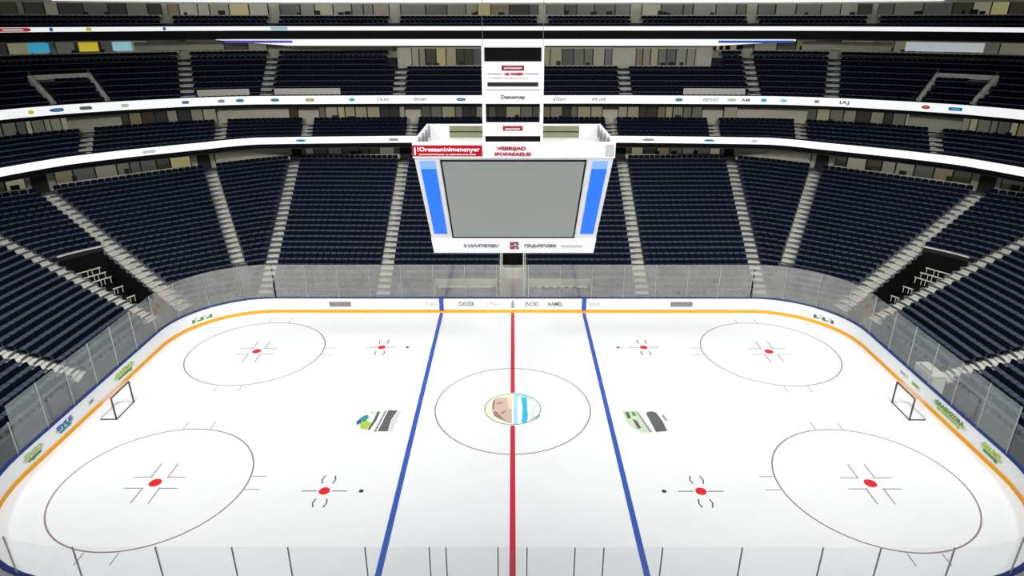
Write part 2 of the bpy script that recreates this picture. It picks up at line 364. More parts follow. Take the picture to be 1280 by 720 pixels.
near=[-16.35,-13.27,-10.44,-8.36,-5.5,-3.12,-2.5,-.57,.51,2.29,3.36,5.53,8.48,11.48,13.62,16.35]
for i in range(len(near)-1):
    pane(shrink((near[i],YN-PO),(near[i+1],YN-PO),.05),NEARH,'clear glass pane above the near boards, %s from the left corner'%nth(i+1),'glass panes above the near boards','clearglass')
ang=[math.radians(a) for a in (180,203,226,249,270.5)]
for i in range(4):
    pane(arcpts(-XB+RN,YN+RN,RN+PO,ang[i]+.008,ang[i+1]-.008),NEARH if i>0 else NEARH,'curved glass pane round the near left corner, %s from the left end'%nth(i+1),'glass panes round the near corners','clearglass')
ang=[math.radians(a) for a in (269.5,291,314,337,360)]
for i in range(4):
    pane(arcpts(XB-RN,YN+RN,RN+PO,ang[i]+.008,ang[i+1]-.008),NEARH,'curved glass pane round the near right corner, %s from the right end'%nth(4-i),'glass panes round the near corners','clearglass')
ys=[-6.2,-4.0,-1.8,.4,2.6,4.8,7.28]
for i in range(6):
    pane(shrink((-XB-PO,ys[i+1]),(-XB-PO,ys[i])),PANEH,'tall glass pane behind the left goal end, %s from the camera'%nth(i+1),'glass panes above the end boards','glass')
    pane(shrink((XB+PO,ys[i]),(XB+PO,ys[i+1])),PANEH,'tall glass pane behind the right goal end, %s from the camera'%nth(i+1),'glass panes above the end boards','glass')
for i in range(4):
    a0=math.radians(.1+22.4*i); a1=math.radians(.1+22.4*(i+1))
    pane(arcpts(XB-RF,YF-RF,RF+PO,a0+.006,a1-.006),PANEH,'curved glass pane round the far right corner, %s from the right end'%nth(i+1),'glass panes round the far corners','hazyglass')
    pane(arcpts(-XB+RF,YF-RF,RF+PO,PI-a1+.006,PI-a0-.006),PANEH,'curved glass pane round the far left corner, %s from the left end'%nth(i+1),'glass panes round the far corners','hazyglass')
nx=15
for i in range(nx):
    x0=-18.3+36.6*i/nx; x1=-18.3+36.6*(i+1)/nx
    pane(shrink((x1,YF+PO),(x0,YF+PO)),PANEH,'tall glass pane above the far boards, %s from the left'%nth(i+1),'glass panes above the far boards','hazyglass')

# ------------------------------------------------------------------ station curves (right half; mirrored for the left)
def spline(pts, s, ten=.5):
    sg=1 if s>=0 else -1; s=abs(s); n=len(pts)-1
    i=min(int(s),n-1); t=s-i
    g=lambda k: Vector((-pts[-k][0],pts[-k][1])) if k<0 else (Vector(pts[k]) if k<=n else Vector(pts[n])*2-Vector(pts[n-1]))
    a,b,c,d=g(i-1),g(i),g(i+1),g(i+2)
    cat=b+(c-a)*.5*t+(a-b*2.5+c*2-d*.5)*t*t+((b-c)*1.5+(d-a)*.5)*t*t*t
    p=(b.lerp(c,t)).lerp(cat,ten)
    return Vector((sg*p.x,p.y))
def offset(pts,d):
    out=[]
    for i in range(len(pts)):
        a=Vector(pts[i-1]) if i>0 else Vector((-pts[1][0],pts[1][1])); c=Vector(pts[min(i+1,len(pts)-1)])
        if i==len(pts)-1: a=Vector(pts[i-1])
        t=(c-a).normalized(); n=Vector((-t.y,t.x))
        if n.dot(Vector(pts[i]))<0: n=-n
        out.append(tuple(Vector(pts[i])+n*d))
    return out
LOW_I=[(0,14.0),(10.2,14.0),(19.5,14.15),(20.7,13.9),(24.5,11.7),(25.9,9.4),(26.1,1.5),(26.1,-8.5),(25.8,-14.5)]
LOW_O=[(0,29.9),(10.5,29.9),(21,29.9),(27.4,25.6),(36.6,16.9),(40.6,11.7),(41.3,-1.5),(41.3,-12.5),(41,-19)]
C1=[(0,27.9),(10.2,27.9),(23.3,26.9),(27.8,23.9),(31.8,20.9),(35,17.8),(37.1,13.8),(39.2,7.5),(40.2,-1)]
C2=[(0,32.2),(10.5,32.2),(24.6,31.5),(30.2,29.9),(34.9,27.3),(38.6,24.6),(41.4,21.2),(44.3,14),(45.8,5)]
C3=offset(C2,5.0)
class Deck:
    def __init__(s,I,O,n,z0,rise,smin,smax): s.I=I;s.O=O;s.n=n;s.z0=z0;s.rise=rise;s.smin=smin;s.smax=smax
    def P(s,st,w): return spline(s.I,st).lerp(spline(s.O,st),w)
    def z(s,k): return s.z0+s.rise*k
LOW=Deck(LOW_I,LOW_O,26,1.15,.29,-7.6,7.6); C3=offset(C2,7.2)
CLUB=Deck(offset(C1,.55),offset(C2,1.0),6,10.5,.21,-8,8)
UP=Deck(offset(C2,.45),C3,9,13.7,.47,-8,8)
GAL=Deck(offset(C2,4.9),offset(C2,7.2),3,19.95,.42,-8,8)
def srange(a,b,step=.08):
    n=max(1,int(math.ceil((b-a)/step))); return [a+(b-a)*i/n for i in range(n+1)]
def terrace(D,name,mm,hole=None):
    m=MB(); S=srange(D.smin,D.smax)
    for k in range(D.n):
        for a,c in zip(S,S[1:]):
            if hole and hole((a+c)/2,k): continue
            p0,p1=D.P(a,k/D.n),D.P(c,k/D.n); q0,q1=D.P(a,(k+1)/D.n),D.P(c,(k+1)/D.n)
            zz=D.z(k); zl=D.z(k-1) if k else D.z0-D.rise
            if k==0: zl=0.0 if D is LOW else D.z0-.3
            m.quad((*p0,zl),(*p1,zl),(*p1,zz),(*p0,zz)); m.quad((*p0,zz),(*p1,zz),(*q1,zz),(*q0,zz))
    return struct(m.build(name,mm))
HROW=13
def hs(w,e):
    L_=(LOW.P(5,w)-LOW.P(4,w)).length; return 4+.69/L_ if e==0 else 5-.69/L_
HOLE=(4.08,4.93)
def hole(s,k): return (HOLE[0]<abs(s)<HOLE[1] and k<HROW) or (abs(s)<.085 and k<7)
def low_terrace():
    m=MB()
    for k in range(LOW.n):
        w0,w1=k/26,(k+1)/26; zz=LOW.z(k); zl=LOW.z(k-1) if k else 0.0
        cuts=[-7.6,7.6]
        runs=[]
        if k<HROW: runs=[(-7.6,('h',-1,1)),(('h',-1,0),('g',-1)),(('g',1),('h',1,0)),(('h',1,1),7.6)]
        else: runs=[(-7.6,7.6)]
        if HROW>k>=7: runs=[runs[0],(('h',-1,0),('h',1,0)),runs[3]]
        def ev(q,w):
            if not isinstance(q,tuple): return q
            return q[1]*hs(w,q[2]) if q[0]=='h' else q[1]*.092
        for a,c in runs:
            S0=srange(ev(a,w0),ev(c,w0)); n=len(S0)-1; S1=[ev(a,w1)+(ev(c,w1)-ev(a,w1))*i/n for i in range(n+1)]
            for i in range(n):
                p0,p1=LOW.P(S0[i],w0),LOW.P(S0[i+1],w0); q0,q1=LOW.P(S1[i],w1),LOW.P(S1[i+1],w1)
                m.quad((*p0,zl),(*p1,zl),(*p1,zz),(*p0,zz)); m.quad((*p0,zz),(*p1,zz),(*q1,zz),(*q0,zz))
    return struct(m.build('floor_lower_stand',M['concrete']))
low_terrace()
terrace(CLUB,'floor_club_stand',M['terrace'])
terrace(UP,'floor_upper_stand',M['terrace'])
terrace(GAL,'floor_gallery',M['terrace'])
b=MB(); b.box(-62,62,-20,52,-.35,-.08); struct(b.build('floor_concourse',M['floor']))
def strip(name,Acurve,Bcurve,z0,z1,mm,smin=-8,smax=8,parent=None):   # wall or soffit between two station curves
    m=MB(); S=srange(smin,smax)
    for a,c in zip(S,S[1:]):
        p0,p1,q0,q1=spline(Acurve,a),spline(Acurve,c),spline(Bcurve,a),spline(Bcurve,c)
        m.hexa([(*p0,z0),(*p1,z0),(*q1,z0),(*q0,z0),(*p0,z1),(*p1,z1),(*q1,z1),(*q0,z1)])
    return m.build(name,mm,parent)
W1=offset(LOW_O,1.3)
struct(strip('floor_lower_landing',LOW_O,offset(LOW_O,1.6),8.3,8.42,M['concrete'],-7.6,7.6))
struct(strip('wall_lower',W1,offset(W1,.2),8.45,10.02,M['beige_wall'],-7.6,7.6))
struct(strip('ceiling_lower',offset(C1,.4),offset(C1,6.5),10.1,10.18,M['dark']))
W2=offset(C2,1.4)
struct(strip('wall_club',W2,offset(W2,.2),10.9,13.45,M['beige_wall']))
struct(strip('ceiling_club',offset(C2,.4),offset(C2,1.38),13.3,13.38,M['dark']))
W3=offset(C3,.4); WC=offset(C2,5.3)
struct(strip('wall_upper',W3,offset(W3,.2),17.4,19.33,M['beige_wall']))
W4=offset(C2,7.55)
struct(strip('wall_gallery',W4,offset(W4,.2),20.6,25,M['beige_wall']))

# tunnel pits in the corners
for sg in (-1,1):
    m=MB()
    for e in (0,1):
        for k in range(HROW):
            p,q=LOW.P(sg*hs(k/26,e),k/26),LOW.P(sg*hs((k+1)/26,e),(k+1)/26)
            m.quad((*p,-.08),(*q,-.08),(*q,LOW.z(k)),(*p,LOW.z(k)))
    HB=(hs(.5,0),hs(.5,1)); S=srange(sg*HB[0],sg*HB[1]) if sg>0 else srange(sg*HB[1],sg*HB[0])
    for a,c in zip(S,S[1:]):
        p,q=LOW.P(a,(HROW-.05)/26),LOW.P(c,(HROW-.05)/26); m.quad((*p,-.08),(*q,-.08),(*q,LOW.z(HROW)),(*p,LOW.z(HROW)))
    struct(m.build('wall_tunnel_left' if sg<0 else 'wall_tunnel_right',M['black']))
    # rail above the tunnel
    m=MB(); pts=[LOW.P(sg*(HB[0]+(HB[1]-HB[0])*i/8),(HROW-.14)/26) for i in range(9)]
    zt=LOW.z(HROW)
    for p,q in zip(pts,pts[1:]):
        m.bar((*p,zt+.4),(*q,zt+.4),.07,.1)
    side='left' if sg<0 else 'right'
    rl=m.build('safety_rail',M['rail_beige']); tag(rl,'pale rail along the top of the dark %s corner tunnel'%side,'railing','rails above the corner tunnels')
    m=MB()
    for p,q in zip(pts,pts[1:]): m.hexa([(*p,zt+.02),(*q,zt+.02),(*(q+(q*.001)),zt+.02),(*(p+p*.001),zt+.02),(*p,zt+.34),(*q,zt+.34),(*(q+q*.001),zt+.34),(*(p+p*.001),zt+.34)])
    m.build('rail_panel',M['dark'],rl)
    # black risers with folded rails inside the pit
    t=empty('retractable_riser'); tag(t,'black folded seating riser with pale rails inside the %s corner tunnel'%side,'riser','folded risers in the corner tunnels')
    m=MB(); r=MB()
    s0,s1=sg*(HOLE[0]+.30),sg*(HOLE[1]-.05)
    for k in range(4,12):
        zz=max(.3,LOW.z(k)-.75); w0,w1=k/26,(k+1)/26
        aw=.28*(11-k)/7; sa=s0+(s1-s0)*aw
        A,B,C,D_=LOW.P(sa,w0),LOW.P(s1,w0),LOW.P(s1,w1),LOW.P(sa,w1)
        m.hexa([(*A,-.08),(*B,-.08),(*C,-.08),(*D_,-.08),(*A,zz),(*B,zz),(*C,zz),(*D_,zz)])
        if k%2==1 or k>=10:
            r.bar((*A.lerp(B,.05),zz+.45),(*A.lerp(B,.9 if k>8 else .55),zz+.45),.06,.07)
            for q in (.1,.35,.5): r.bar((*A.lerp(B,q),zz),(*A.lerp(B,q),zz+.45),.04,.04)
    m.build('riser_deck',M['black'],t); r.build('folded_rail',M['rail_beige'],t)['label']='pale folded rails'

# ------------------------------------------------------------------ centre gate behind the far boards
t=empty('center_gate'); tag(t,'beige walled walkway with dark tunnel mouth behind the far boards below the scoreboard','walkway')
m=MB(); m.box(-.87,.87,14.05,18.0,-.08,.3); m.build('walkway_floor',M['floor'],t)
m=MB(); m.box(-.87,.87,16.6,16.8,.3,2.45); m.build('gate_wall',M['beige_wall'],t)
m=MB(); m.box(-.9,.9,16.5,16.85,1.55,1.68); m.build('gate_counter',M['rail_beige'],t)['label']='pale counter edge'
m=MB(); m.box(-.87,.87,18.2,18.3,.3,3.3); m.build('tunnel_mouth',M['black'],t)['label']='dark tunnel mouth'  # black panel standing for the darkness inside the tunnel
for s in (-1,1):
    m=MB(); x=s*.88
    m.hexa([(x-.05,14.0,-.08),(x+.05,14.0,-.08),(x+.05,18.3,-.08),(x-.05,18.3,-.08),(x-.05,14.0,1.5),(x+.05,14.0,1.5),(x+.05,18.3,3.6),(x-.05,18.3,3.6)])
    m.build('side_wall',M['beige_wall'],t)
    m=MB(); m.path([(s*1.0,14.3,2.1),(s*1.0,18.3,4.1)],.03); 
    for yy,zz in ((14.3,1.2),(15.6,1.8),(17,2.5),(18.3,3.1)): m.tube((s*1.0,yy,zz),(s*1.0,yy,zz+.95),.025)
    m.build('hand_rail',M['rail_beige'],t)

for sg in (-1,1):
    side='left' if sg<0 else 'right'
    t=empty('penalty_box',(sg*3.7,14.65,1.15)); tag(t,'pale penalty box with bench behind the far glass, %s of the centre walkway'%side,'penalty box','penalty boxes')
    m=MB(); m.box(-2.45,2.45,.52,.58,.29,.95); m.build('back_panel',M['beige_wall'],t)
    m=MB(); m.box(-2.2,2.2,.02,.32,.4,.45); m.box(-2.1,-2.02,.05,.3,0,.4); m.box(2.02,2.1,.05,.3,0,.4); m.box(-.04,.04,.05,.3,0,.4); m.build('bench',M['rail_beige'],t)
    for x in (-2.45,2.41):
        m=MB(); m.box(x,x+.05,-.55,.52,.0,1.0); m.build('side_panel',M['beige_wall'],t)
for i in range(6):
    t=empty('stool',(1.75+.62*i,14.3,1.15)); tag(t,'dark stool behind the far glass right of the walkway, %s from the walkway'%nth(i+1),'stool','dark stools behind the far glass')
    m=MB(); m.add([(.18*math.cos(PI*2*k/12),.18*math.sin(PI*2*k/12),zz) for zz in (.52,.6) for k in range(12)],[tuple(range(11,-1,-1)),tuple(range(12,24))]+[(k,(k+1)%12,12+(k+1)%12,12+k) for k in range(12)]); m.build('seat',M['dark'],t)
    m=MB(); m.tube((0,0,.02),(0,0,.52),.04); m.build('pedestal',M['steel'],t)
    m=MB(); m.tube((0,0,0),(0,0,.03),.16,12); m.build('base',M['dark'],t)

# ------------------------------------------------------------------ stairs
def stairs(D,s,label,k0=0,k1=None,w=1.15,group=None,name='aisle_stairs',ramp=.28):
    m=MB(); k1=D.n if k1 is None else k1
    c0=D.P(s,0); 
    for k in range(k0,k1):
        for h in (0,1):
            w0=(k+h*.5)/D.n; w1=(k+.5+h*.5)/D.n
            p,q=D.P(s,w0),D.P(s,w1)
            d=(q-p).normalized(); u=Vector((d.y,-d.x))*w/2
            z1=D.z(k)+.015 if h==0 else D.z(k)+D.rise*.5; z0=D.z(k)-.1
            if h==1 and k==D.n-1: z1=D.z(k)+.015
            m.hexa([(*(p-u),z0),(*(p+u),z0),(*(q+u),z0),(*(q-u),z0),(*(p-u),z1-D.rise*ramp),(*(p+u),z1-D.rise*ramp),(*(q+u),z1),(*(q-u),z1)])
    o=m.build(name,M['stair']); tag(o,label,'stairs',group); return o
def sx_of(D,x,w=0):    # station of given plan x on the far side
    lo,hi=0.0,7.5; sg=1 if x>=0 else -1
    for _ in range(40):
        mid=(lo+hi)/2
        if D.P(mid,w).x<abs(x): lo=mid
        else: hi=mid
    return sg*lo
GL='stairways of the lower stand'
low_names={1:'closest to the scoreboard',2:'second from the scoreboard',3:'third from the scoreboard',4:'beyond the dark tunnel',5:'before the dark tunnel',6:'behind the goal'}
LOWA=[]
for a in range(1,7):
    for sg in (-1,1):
        stairs(LOW,sg*a,'concrete stairway on the %s of the lower stand, %s'%('left' if sg<0 else 'right',low_names[a]),k0=6 if a==3 else 0,w=1.2 if a>3 else 1.02,group=GL,ramp=0 if a>3 else .28)
        LOWA.append(sg*a)
LOWA=sorted(LOWA+[-7.5,7.5,0])
CLA=[sx_of(CLUB,x) for x in (-34.4,-26.3,-19.2,-9.6,9.4,18.8,26.0,34.2)]
for i,s in enumerate(CLA):
    stairs(CLUB,s,'short stairway between the two lower light ribbons, %s from the left'%nth(i+1),group='stairways of the club tier')
BLK0,BLK1=sx_of(UP,-11.6),sx_of(UP,19.8)
UPA=[sx_of(UP,x) for x in (-30.5,-24.0,-11.2,11.1,23.5,30.0)]
for i,s in enumerate(UPA):
    stairs(UP,s,'concrete stairway in the upper tier above the middle light ribbon, %s from the left'%nth(i+1),k1=6 if i in(2,3) else None,group='stairways of the upper tier',w=1.3)
GAA=[sx_of(GAL,x) for x in (-33,-24,-12,3.0,12.5,24,34)]
for i,s in enumerate(GAA):
    stairs(GAL,s,'short pale stairway above the highest light ribbon, %s from the left'%nth(i+1),group='stairways of the top gallery')

# ------------------------------------------------------------------ seats
def seat_parts():
    pan=MB(); pan.box(-.22,.22,-.02,.27,.37,.43)
    pan.hexa([(-.22,.27,.37),(.22,.27,.37),(.22,.31,.36),(-.22,.31,.36),(-.22,.27,.43),(.22,.27,.43),(.22,.31,.40),(-.22,.31,.40)])
    back=MB()
    for x0,x1,y0,y1 in ((-.24,-.08,.0,-.035),(-.08,.08,-.035,-.035),(.08,.24,-.035,.0)):
        zt0=.68 if x0<-.1 else .70; zt1=.70 if x1<.1 else .68
        back.hexa([(x0,y0-.05,.36),(x1,y1-.05,.36),(x1,y1,.36),(x0,y0,.36),(x0,y0-.14,zt0),(x1,y1-.14,zt1),(x1,y1-.10,zt1),(x0,y0-.10,zt0)])
    ped=MB(); ped.box(-.04,.04,.02,.16,0,.37)
    return pan,back,ped
PAN,BACK,PED=seat_parts()
SV=PAN.v+BACK.v+PED.v; SF=[]
for mb,bse in ((PAN,0),(BACK,len(PAN.v)),(PED,len(PAN.v)+len(BACK.v))): SF+= [tuple(bse+i for i in f) for f in mb.f]
seats=[]   # (x,y,z,rz,deck,row,section,index)
def fill(D,aisles,dname,pitch=.5,depthw=.42,margin=.56,skip=None):
    for a,c in zip(aisles,aisles[1:]):
        for k in range(D.n):
            w=(k+depthw)/D.n
            S=srange(a,c,.04); pts=[D.P(s,w) for s in S]
            L=[0]
            for p,q in zip(pts,pts[1:]): L.append(L[-1]+(q-p).length)
            m0=margin if a!=0 else 1.2; m1=margin if c!=0 else 1.2
            if D is not LOW: m0,m1=margin,margin
            avail=L[-1]-m0-m1; n=int(avail/pitch)
            if n<1: continue
            pt=avail/n; st=m0; j=0
            for i in range(n):
                d=st+(i+.5)*pt
                while j<len(L)-2 and L[j+1]<d: j+=1
                f=(d-L[j])/(L[j+1]-L[j]); p=pts[j].lerp(pts[j+1],f); s=S[j]+(S[j+1]-S[j])*f
                if skip and skip(s,k): continue
                tg=(pts[j+1]-pts[j]).normalized(); fw=Vector((tg.y,-tg.x))
                if fw.dot(D.I[0] if False else (D.P(s,0)-D.P(s,1)))<0: fw=-fw
                zz=D.z(k); X,Y,Zd=proj((p.x,p.y,zz+.6))
                if X<-170 or X>1450 or Y<-60 or Y>840: continue
                seats.append((p.x,p.y,zz,math.atan2(-fw.x,fw.y),dname,k,(a,c),i,Zd,X,Y))
def lowskip(s,k): return (k<2 and abs(LOW.P(s,0).x)<6.3) or (HOLE[0]-.05<abs(s)<HOLE[1]+.05 and k<HROW)
fill(LOW,LOWA,'low',depthw=.66,skip=lowskip)
fill(CLUB,[-8]+CLA+[8],'club',depthw=.6)
PORT=[(39.8,25.4),(36.7,28.1),(42.4,26.9),(39.2,30.2)]   # entrance portal corners: front pair, back pair
def segd(p,a,c):
    a=Vector(a); c=Vector(c); t=max(0,min(1,(p-a).dot(c-a)/(c-a).length_squared)); return (p-(a+(c-a)*t)).length
def upskip(s,k):
    p=UP.P(s,(k+.6)/9); q=Vector((abs(p.x),p.y))
    if BLK0-.08<s<BLK1+.08 and k>5: return True
    return min(segd(q,PORT[0],PORT[2]),segd(q,PORT[1],PORT[3]))<.46 or segd(q,PORT[2],PORT[3])<.5
fill(UP,[-8]+UPA+[8],'up',depthw=.6,skip=upskip)
fill(GAL,[-8]+GAA+[8],'gal',depthw=.55)
cand=[i for i,t in enumerate(seats) if t[4]=='low' and 4<t[9]<1276 and 60<t[10]<640]
cand.sort(key=lambda i: seats[i][8])
solo=[]; cnt={-1:0,1:0}
for i in cand:
    sg=1 if seats[i][0]>0 else -1
    if cnt[sg]<150: solo.append(i); cnt[sg]+=1
solo_set=set(solo)
verts=[];faces=[]
for i,t in enumerate(seats):
    if i in solo_set: continue
    c,s_=math.cos(t[3]),math.sin(t[3]); b0=len(verts)
    for v in SV: verts.append((t[0]+c*v[0]-s_*v[1],t[1]+s_*v[0]+c*v[1],t[2]+v[2]))
    for f in SF: faces.append(tuple(b0+q for q in f))
me=bpy.data.meshes.new('stadium_seats'); me.from_pydata(verts,[],faces); me.materials.append(M['seat']); me.materials.append(M['seatpan'])
npf=len(PAN.f); nsf=len(SF); me.polygons.foreach_set('material_index',[1 if (i%nsf)<npf else 0 for i in range(len(faces))])
o=bpy.data.objects.new('stadium_seats',me); COL.objects.link(o)
tag(o,'rows of empty dark navy seats filling the far and upper stands','seats','navy stadium seats','stuff')
meshes=[]
for nm,mb in (('seat_pan',PAN),('backrest',BACK),('pedestal',PED)):
    mm=bpy.data.meshes.new(nm); mm.from_pydata(mb.v,[],mb.f); mm.materials.append(M['seatpan' if nm=='seat_pan' else 'seat']); meshes.append((nm,mm))
# number seats along their row from the stairway for the labels
for i in sorted(solo):
    t=seats[i]; side='left' if t[0]<0 else 'right'
    inner,outer=(abs(t[6][0]),abs(t[6][1])) if t[0]>0 else (abs(t[6][1]),abs(t[6][0]))
    blk={(5,6):'block behind goal',(6,7.5):'block nearest camera',(3,4):'corner block',(4,5):'tunnel block',(2,3):'far corner block'}.get((inner,outer),'far block')
    same=[q for q in seats if q[4]=='low' and q[5]==t[5] and q[6]==t[6]]
    # order from the far end of the block toward the camera
    same.sort(key=lambda q:-q[1]); idx=same.index(t)+1
    r=empty('stadium_seat',(t[0],t[1],t[2]),t[3])
    tag(r,'navy seat, %s %s, row %s up, %s seat toward camera'%(side,blk,['one','two','three','four','five','six','seven','eight','nine','ten','eleven','twelve','thirteen','fourteen','fifteen','sixteen','seventeen','eighteen','nineteen','twenty','twenty-one','twenty-two','twenty-three','twenty-four','twenty-five','twenty-six'][t[5]],nth(idx)),'seat','navy stadium seats')
    for nm,mm in meshes:
        q=bpy.data.objects.new(nm,mm); COL.objects.link(q); q.parent=r

# ------------------------------------------------------------------ light ribbons
def ribbon(name,curve,z0,z1,label,back=(0,.35),smin=-8,smax=8,zb=None,zt=None,lipcol='fascia'):
    root=strip(name,offset(curve,.04),offset(curve,.34),zb if zb is not None else z0-.06,zt if zt is not None else z1+.04,M[lipcol],smin,smax)
    tag(root,label,'light ribbon')
    strip('led_face',curve,offset(curve,.04),z0,z1,M['led'],smin,smax,root)
    return root
def ribad(root,curve,x,w,z0,z1,mats_,kind=0):
    """small advert on a ribbon at plan x"""
    sg=1 if x>=0 else -1; lo,hi=0.0,7.9
    for _ in range(40):
        mid=(lo+hi)/2
        if spline(curve,mid).x<abs(x): lo=mid
        else: hi=mid
    s=sg*lo; p=spline(curve,s); q=spline(curve,s+.02); d=(q-p).normalized(); inn=Vector((d.y,-d.x))
    if inn.dot(p)>0: inn=-inn
    d3=Vector((d.x,d.y,0)); up=Vector((0,0,1)); par=root
    for k,mm in enumerate(mats_):
        m=MB(); zc=(z0+z1)/2; hh=(z1-z0)/2*(.8 if k==0 else .42)*(1 if kind==0 or z1-z0<.39 else .9); ww=w/2*(.85 if k==0 else .5)
        cc=Vector((p.x,p.y,zc))+Vector((inn.x,inn.y,0))*(.012+.004*k)
        n=14; ptsf=[]
        for i in range(n):
            a=2*PI*i/n; ca,sa=math.cos(a),math.sin(a)
            if kind==0: u,v=ca,sa
            else:
                mx=max(abs(ca),abs(sa)); u,v=ca/mx,sa/mx
            ptsf.append(cc+d3*ww*u+up*hh*v)
        ptsb=[q_-Vector((inn.x,inn.y,0))*.02 for q_ in ptsf]
        m.add(ptsf+ptsb,[tuple(range(n)),tuple(range(2*n-1,n-1,-1))]+[(i,(i+1)%n,n+(i+1)%n,n+i) for i in range(n)])
        o=m.build('ribbon_advert' if k==0 else 'advert_shape',mm,par)
        if k==0: par=o
def ribtext(root,curve,x,w,zc,body,mm,size):
    sg=1 if x>=0 else -1; lo,hi=0.0,7.9
    for _ in range(40):
        mid=(lo+hi)/2
        if spline(curve,mid).x<abs(x): lo=mid
        else: hi=mid
    s=sg*lo; p=spline(curve,s); q=spline(curve,s+.02); d=(q-p).normalized(); inn=Vector((d.y,-d.x))
    if inn.dot(p)>0: inn=-inn
    text_mesh(body,'ribbon_lettering',mm,frame((p.x+inn.x*.02,p.y+inn.y*.02,zc),(d.x,d.y,0),(0,0,1)),size,root,w,.004,.008)
rb1=ribbon('light_ribbon',C1,10.62,11.22,'lowest white light ribbon wrapping the stands behind the scoreboard',zb=10.4)
rb2=ribbon('light_ribbon',C2,13.62,14.38,'middle white light ribbon with small adverts below the upper tier',zb=13.3)
C5=offset(C2,4.4)
rb3=ribbon('light_ribbon',C5,20.14,20.52,'highest thin white light ribbon on a dark fascia under the top gallery',zb=19.35,zt=20.6)
for x,w,ms,kd in ((-40.2,.5,['e_yellow2'],0),(-38.9,1.5,['e_blue','e_teal'],0),(-37.3,1.1,['e_greydark'],1),(-34.9,.9,['e_palegreen'],1),(-30.5,.8,['e_grey','e_blue'],1),(-27.6,.7,['e_grey'],1),(-26,.9,['e_blue','e_teal'],0),
                  (-22.8,1.0,['e_teal'],0),(-19.5,.9,['e_brown','e_yellow2'],1),(-15.5,.7,['e_cyan'],0),(-5,1.1,['e_blue','e_grey'],0),(16.0,.9,['e_teal'],0),(21,1.1,['e_palegreen'],0),(24,.7,['e_cyan'],0),(25.8,.8,['e_ltcyan'],0),(28.6,.5,['e_grey'],1),(36.4,.8,['e_red','e_brown'],0),(38.2,1.3,['e_blue','e_cyan'],1)):
    ribad(rb2,C2,x,w,13.8,14.2,[M[q] for q in ms],kd)
for x,w,bd in ((-9,1.3,'CRPOAKF'),(-12.5,1.2,'S.N.NC'),(4.5,1.3,'ATESAY'),(8.3,1.4,'WE LIVE'),(19,1.5,'VESTUGT'),(22.3,.8,'AM'),(30.8,.8,'IAJ')):
    ribtext(rb2,C2,x,w,14.0,bd,M['ink_grey'],.4)
for x,w,ms,kd in ((-19.4,1.2,['e_cyan','e_blue'],0),(-11,1.0,['e_grey'],1),(12.5,1.4,['e_grey'],0),(18.0,1.2,['e_cyan','e_blue'],0),(22.0,.7,['e_palegrey'],0),(-30.5,1.2,['e_palegrey'],1)):
    ribad(rb1,C1,x,w,10.75,11.05,[M[q] for q in ms],kd)
ribad(rb1,C1,7.4,2.2,10.62,10.72,[M['e_red']],1)
for x,w,ms in ((-42.6,3.1,['e_red','e_palegrey']),(-40.6,.3,['e_blue']),(-38.3,.5,['e_yellow2']),(-23,2,['e_ltcyan']),(-33,.3,['e_purple'])):
    ribad(rb3,C5,x,w,20.14,20.52,[M[q] for q in ms],1)
# straight ribbon below the dark fascia
m=MB(); pp=[(-22.4,18.7),(20.5,18.7),(28.2,19.1),(28.2,19.34),(-29.6,19.34),(-29.6,19.2)]; m.add([(x,y,z) for y in (36.55,36.8) for x,z in pp],[(0,1,2,3,4,5),(11,10,9,8,7,6)]+[(i,(i+1)%6,6+(i+1)%6,6+i) for i in range(6)]); rb4=m.build('light_ribbon',M['fascia']); tag(rb4,'straight white light strip above the upper suites with blue tapered ends','light ribbon')
m=MB(); m.add([(-22.4,36.52,18.72),(20.5,36.52,18.72),(28.2,36.52,19.15),(28.2,36.52,19.33),(-29.6,36.52,19.33),(-29.6,36.52,19.25),(-22.4,36.55,18.72),(20.5,36.55,18.72),(28.2,36.55,19.15),(28.2,36.55,19.33),(-29.6,36.55,19.33),(-29.6,36.55,19.25)],[(0,1,2,3,4,5),(11,10,9,8,7,6)]+[(i,(i+1)%6,6+(i+1)%6,6+i) for i in range(6)]); m.build('led_face',M['led'],rb4)
for x0,x1 in ((-28.8,-22.0),(20.5,28.0)):
    m=MB(); m.box(x0,x1,36.50,36.54,18.98,19.2); m.build('blue_band',M['e_purple'] if x0<0 else M['e_blue'],rb4)
# underside closing the gallery fascia
struct(strip('ceiling_upper',offset(C5,.4),offset(C2,7.5),19.4,19.48,M['dark']))
root=strip('light_ribbon',offset(C2,6.9),offset(C2,7.2),22.72,23.3,M['led'],-4.6,4.2); tag(root,'white light strip at the very top of the picture above the gallery boxes','light ribbon')

